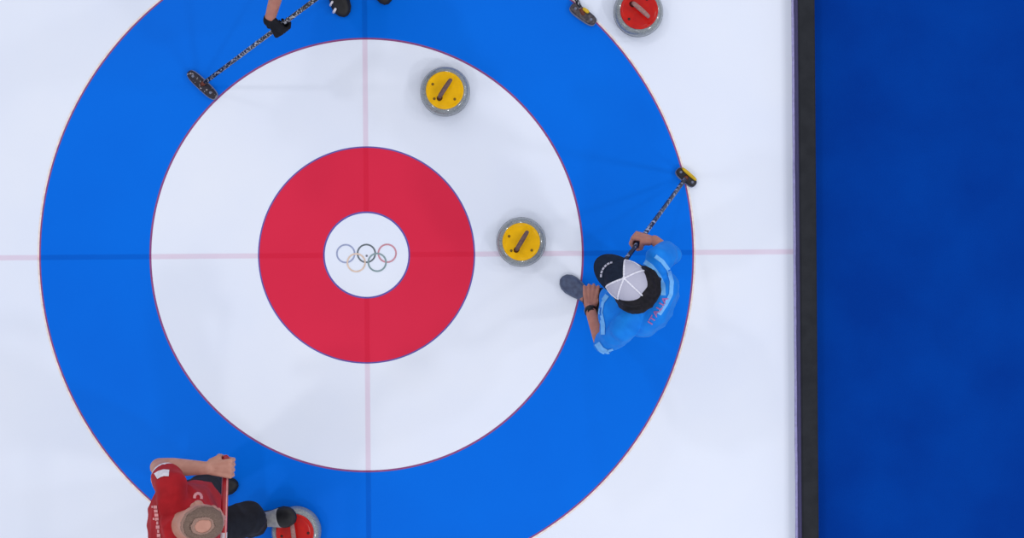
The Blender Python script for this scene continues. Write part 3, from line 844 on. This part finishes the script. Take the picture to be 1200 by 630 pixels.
    mb = Mb(); mb.sections([(hp - Z * 0.02, F * 0.09, sd * 0.034), (hp + Z * 0.012, F * 0.095, sd * 0.032), (hp + Z * 0.02, F * 0.088, sd * 0.028)], 36, 3); mb.build('head_plate', M['broom_black'], br)
    mb = Mb(); mb.sections([(hp - Z * 0.035, F * 0.092, sd * 0.033), (hp - Z * 0.018, F * 0.096, sd * 0.036)], 36, 3); mb.build('pad', M['broom_pad'], br)
    return root
man()

# ------------------------------------------------------------------ person at the top edge
def sweeper():
    F = Vector((-0.12, -1, 0)).normalized(); L = Z.cross(F).normalized()
    root = empty('person', G(415, -30, 0), 'person in black shoes and black glove at the top edge, sweeping with a broom', 'person')
    pel = G(418, -46, 0.86); mid = G(404, -20, 1.24)
    lsh, rsh = mid + L * 0.19, mid - L * 0.19
    lh, rh = pel + L * 0.09, pel - L * 0.09
    rtoe = W(405.5, 19.5, 0); ltoe = W(453, 5.5, 0); rtoe.z = ltoe.z = 0.002
    rfd = (rtoe - W(388, -22, 0)); rfd.z = 0; rfd.normalize(); lfd = (ltoe - W(444, -35, 0)); lfd.z = 0; lfd.normalize()
    ra, la = rtoe - rfd * 0.20 + Z * 0.10, ltoe - lfd * 0.20 + Z * 0.10
    rk, lk = ra + F * 0.03 + Z * 0.40, la + F * 0.03 + Z * 0.40
    u = (TB1 - TB0).normalized()
    re_ = W(334, -42, 0.86); g2 = TB0.lerp(TB1, 0.965); le = G(448, 0, 0.98)
    hc = G(396, 2, 1.42); tilt = math.radians(35)
    b = Mb()
    b.sections([(pel - Z * 0.06, L * 0.15, F * 0.11), (pel, L * 0.16, F * 0.115), (pel.lerp(mid, 0.4), L * 0.14, F * 0.10), (pel.lerp(mid, 0.8), L * 0.165, F * 0.11), (mid, L * 0.14, F * 0.07)], 26, 2.1)
    b.limb(lsh, rsh, 0.052, 0.052)
    b.limb(mid + Z * 0.02, hc - Z * 0.03, 0.060, 0.056); head(b, hc, F, tilt, 1.03)
    for hp, kn, an, fd in ((lh, lk, la, lfd), (rh, rk, ra, rfd)):
        b.limb(hp, kn, 0.088, 0.056); c = kn.lerp(an, 0.35) - F * 0.012
        b.limb(kn, c, 0.054, 0.054); b.limb(c, an, 0.054, 0.036)
    b.limb(rsh, re_, 0.050, 0.040); b.limb(lsh, le, 0.050, 0.040)
    gl = Mb(); rw = grip_hand(gl, TB_G, -u, re_, 0.0125, sc_=1.15, wl=0.052)
    dd = (rw - re_).normalized()
    gl.limb(rw + dd * 0.012, rw - dd * 0.004, 0.033, 0.034, ends=(True, False))
    b.limb(re_, rw, 0.042, 0.028)
    lw = grip_hand(b, g2, u, le, 0.0125); b.limb(le, lw, 0.042, 0.028)
    b.skin('body', M['skin_w'], root, 0.005, 3)
    face_parts(root, hc, F, tilt, 1.03)
    gl.skin('glove', M['black_cloth'], root, 0.004, 2, label='black glove gripping the broom shaft')
    s = Mb()
    s.sections([(pel - Z * 0.03, L * 0.185, F * 0.14), (pel.lerp(mid, 0.45), L * 0.175, F * 0.13), (pel.lerp(mid, 0.8), L * 0.19, F * 0.13), (mid + Z * 0.01, L * 0.165, F * 0.09), (mid + Z * 0.05, L * 0.10, F * 0.07)], 30, 2.4)
    s.limb(lsh, rsh, 0.068, 0.068)
    for a, e in ((lsh, le), (rsh, re_)): s.limb(a, a.lerp(e, 0.5), 0.072, 0.066, ends=(True, False))
    s.skin('jersey', M['shirt_red'], root, 0.007, 6, 0.010, 0.11)
    t = Mb()
    t.sections([(pel - Z * 0.09, L * 0.165, F * 0.12), (pel, L * 0.175, F * 0.125), (pel + Z * 0.06, L * 0.16, F * 0.115)], 26, 2.1)
    for hp, kn, an in ((lh, lk, la), (rh, rk, ra)):
        t.limb(hp, kn, 0.098, 0.075); t.limb(kn, an + Z * 0.02, 0.073, 0.056, ends=(True, False))
    t.skin('trousers', M['black_cloth'], root, 0.008, 4, 0.008, 0.1)
    shoe(root, rtoe - rfd * 0.285, rtoe, M['shoe_black'], M['shoe_black'], 0.108, ra, stripes=True, tside=-1, label='black shoe with white stripes')
    shoe(root, ltoe - lfd * 0.285, ltoe, M['shoe_black'], M['shoe_black'], 0.105, la, stripes=True, tside=-1, label='black shoe with white stripes')
    f, Lh, u2, T = head_frame(hc, F, tilt)
    h = Mb(); h.ell(T(-0.014, 0, 0.036), f * 0.102, Lh * 0.084, u2 * 0.092); h.ell(T(-0.045, 0, 0.0), f * 0.072, Lh * 0.080, u2 * 0.080)
    h.skin('hair', M['hair_dark'], root, 0.006, 2, 0.006, 0.03)
    return root
sweeper()
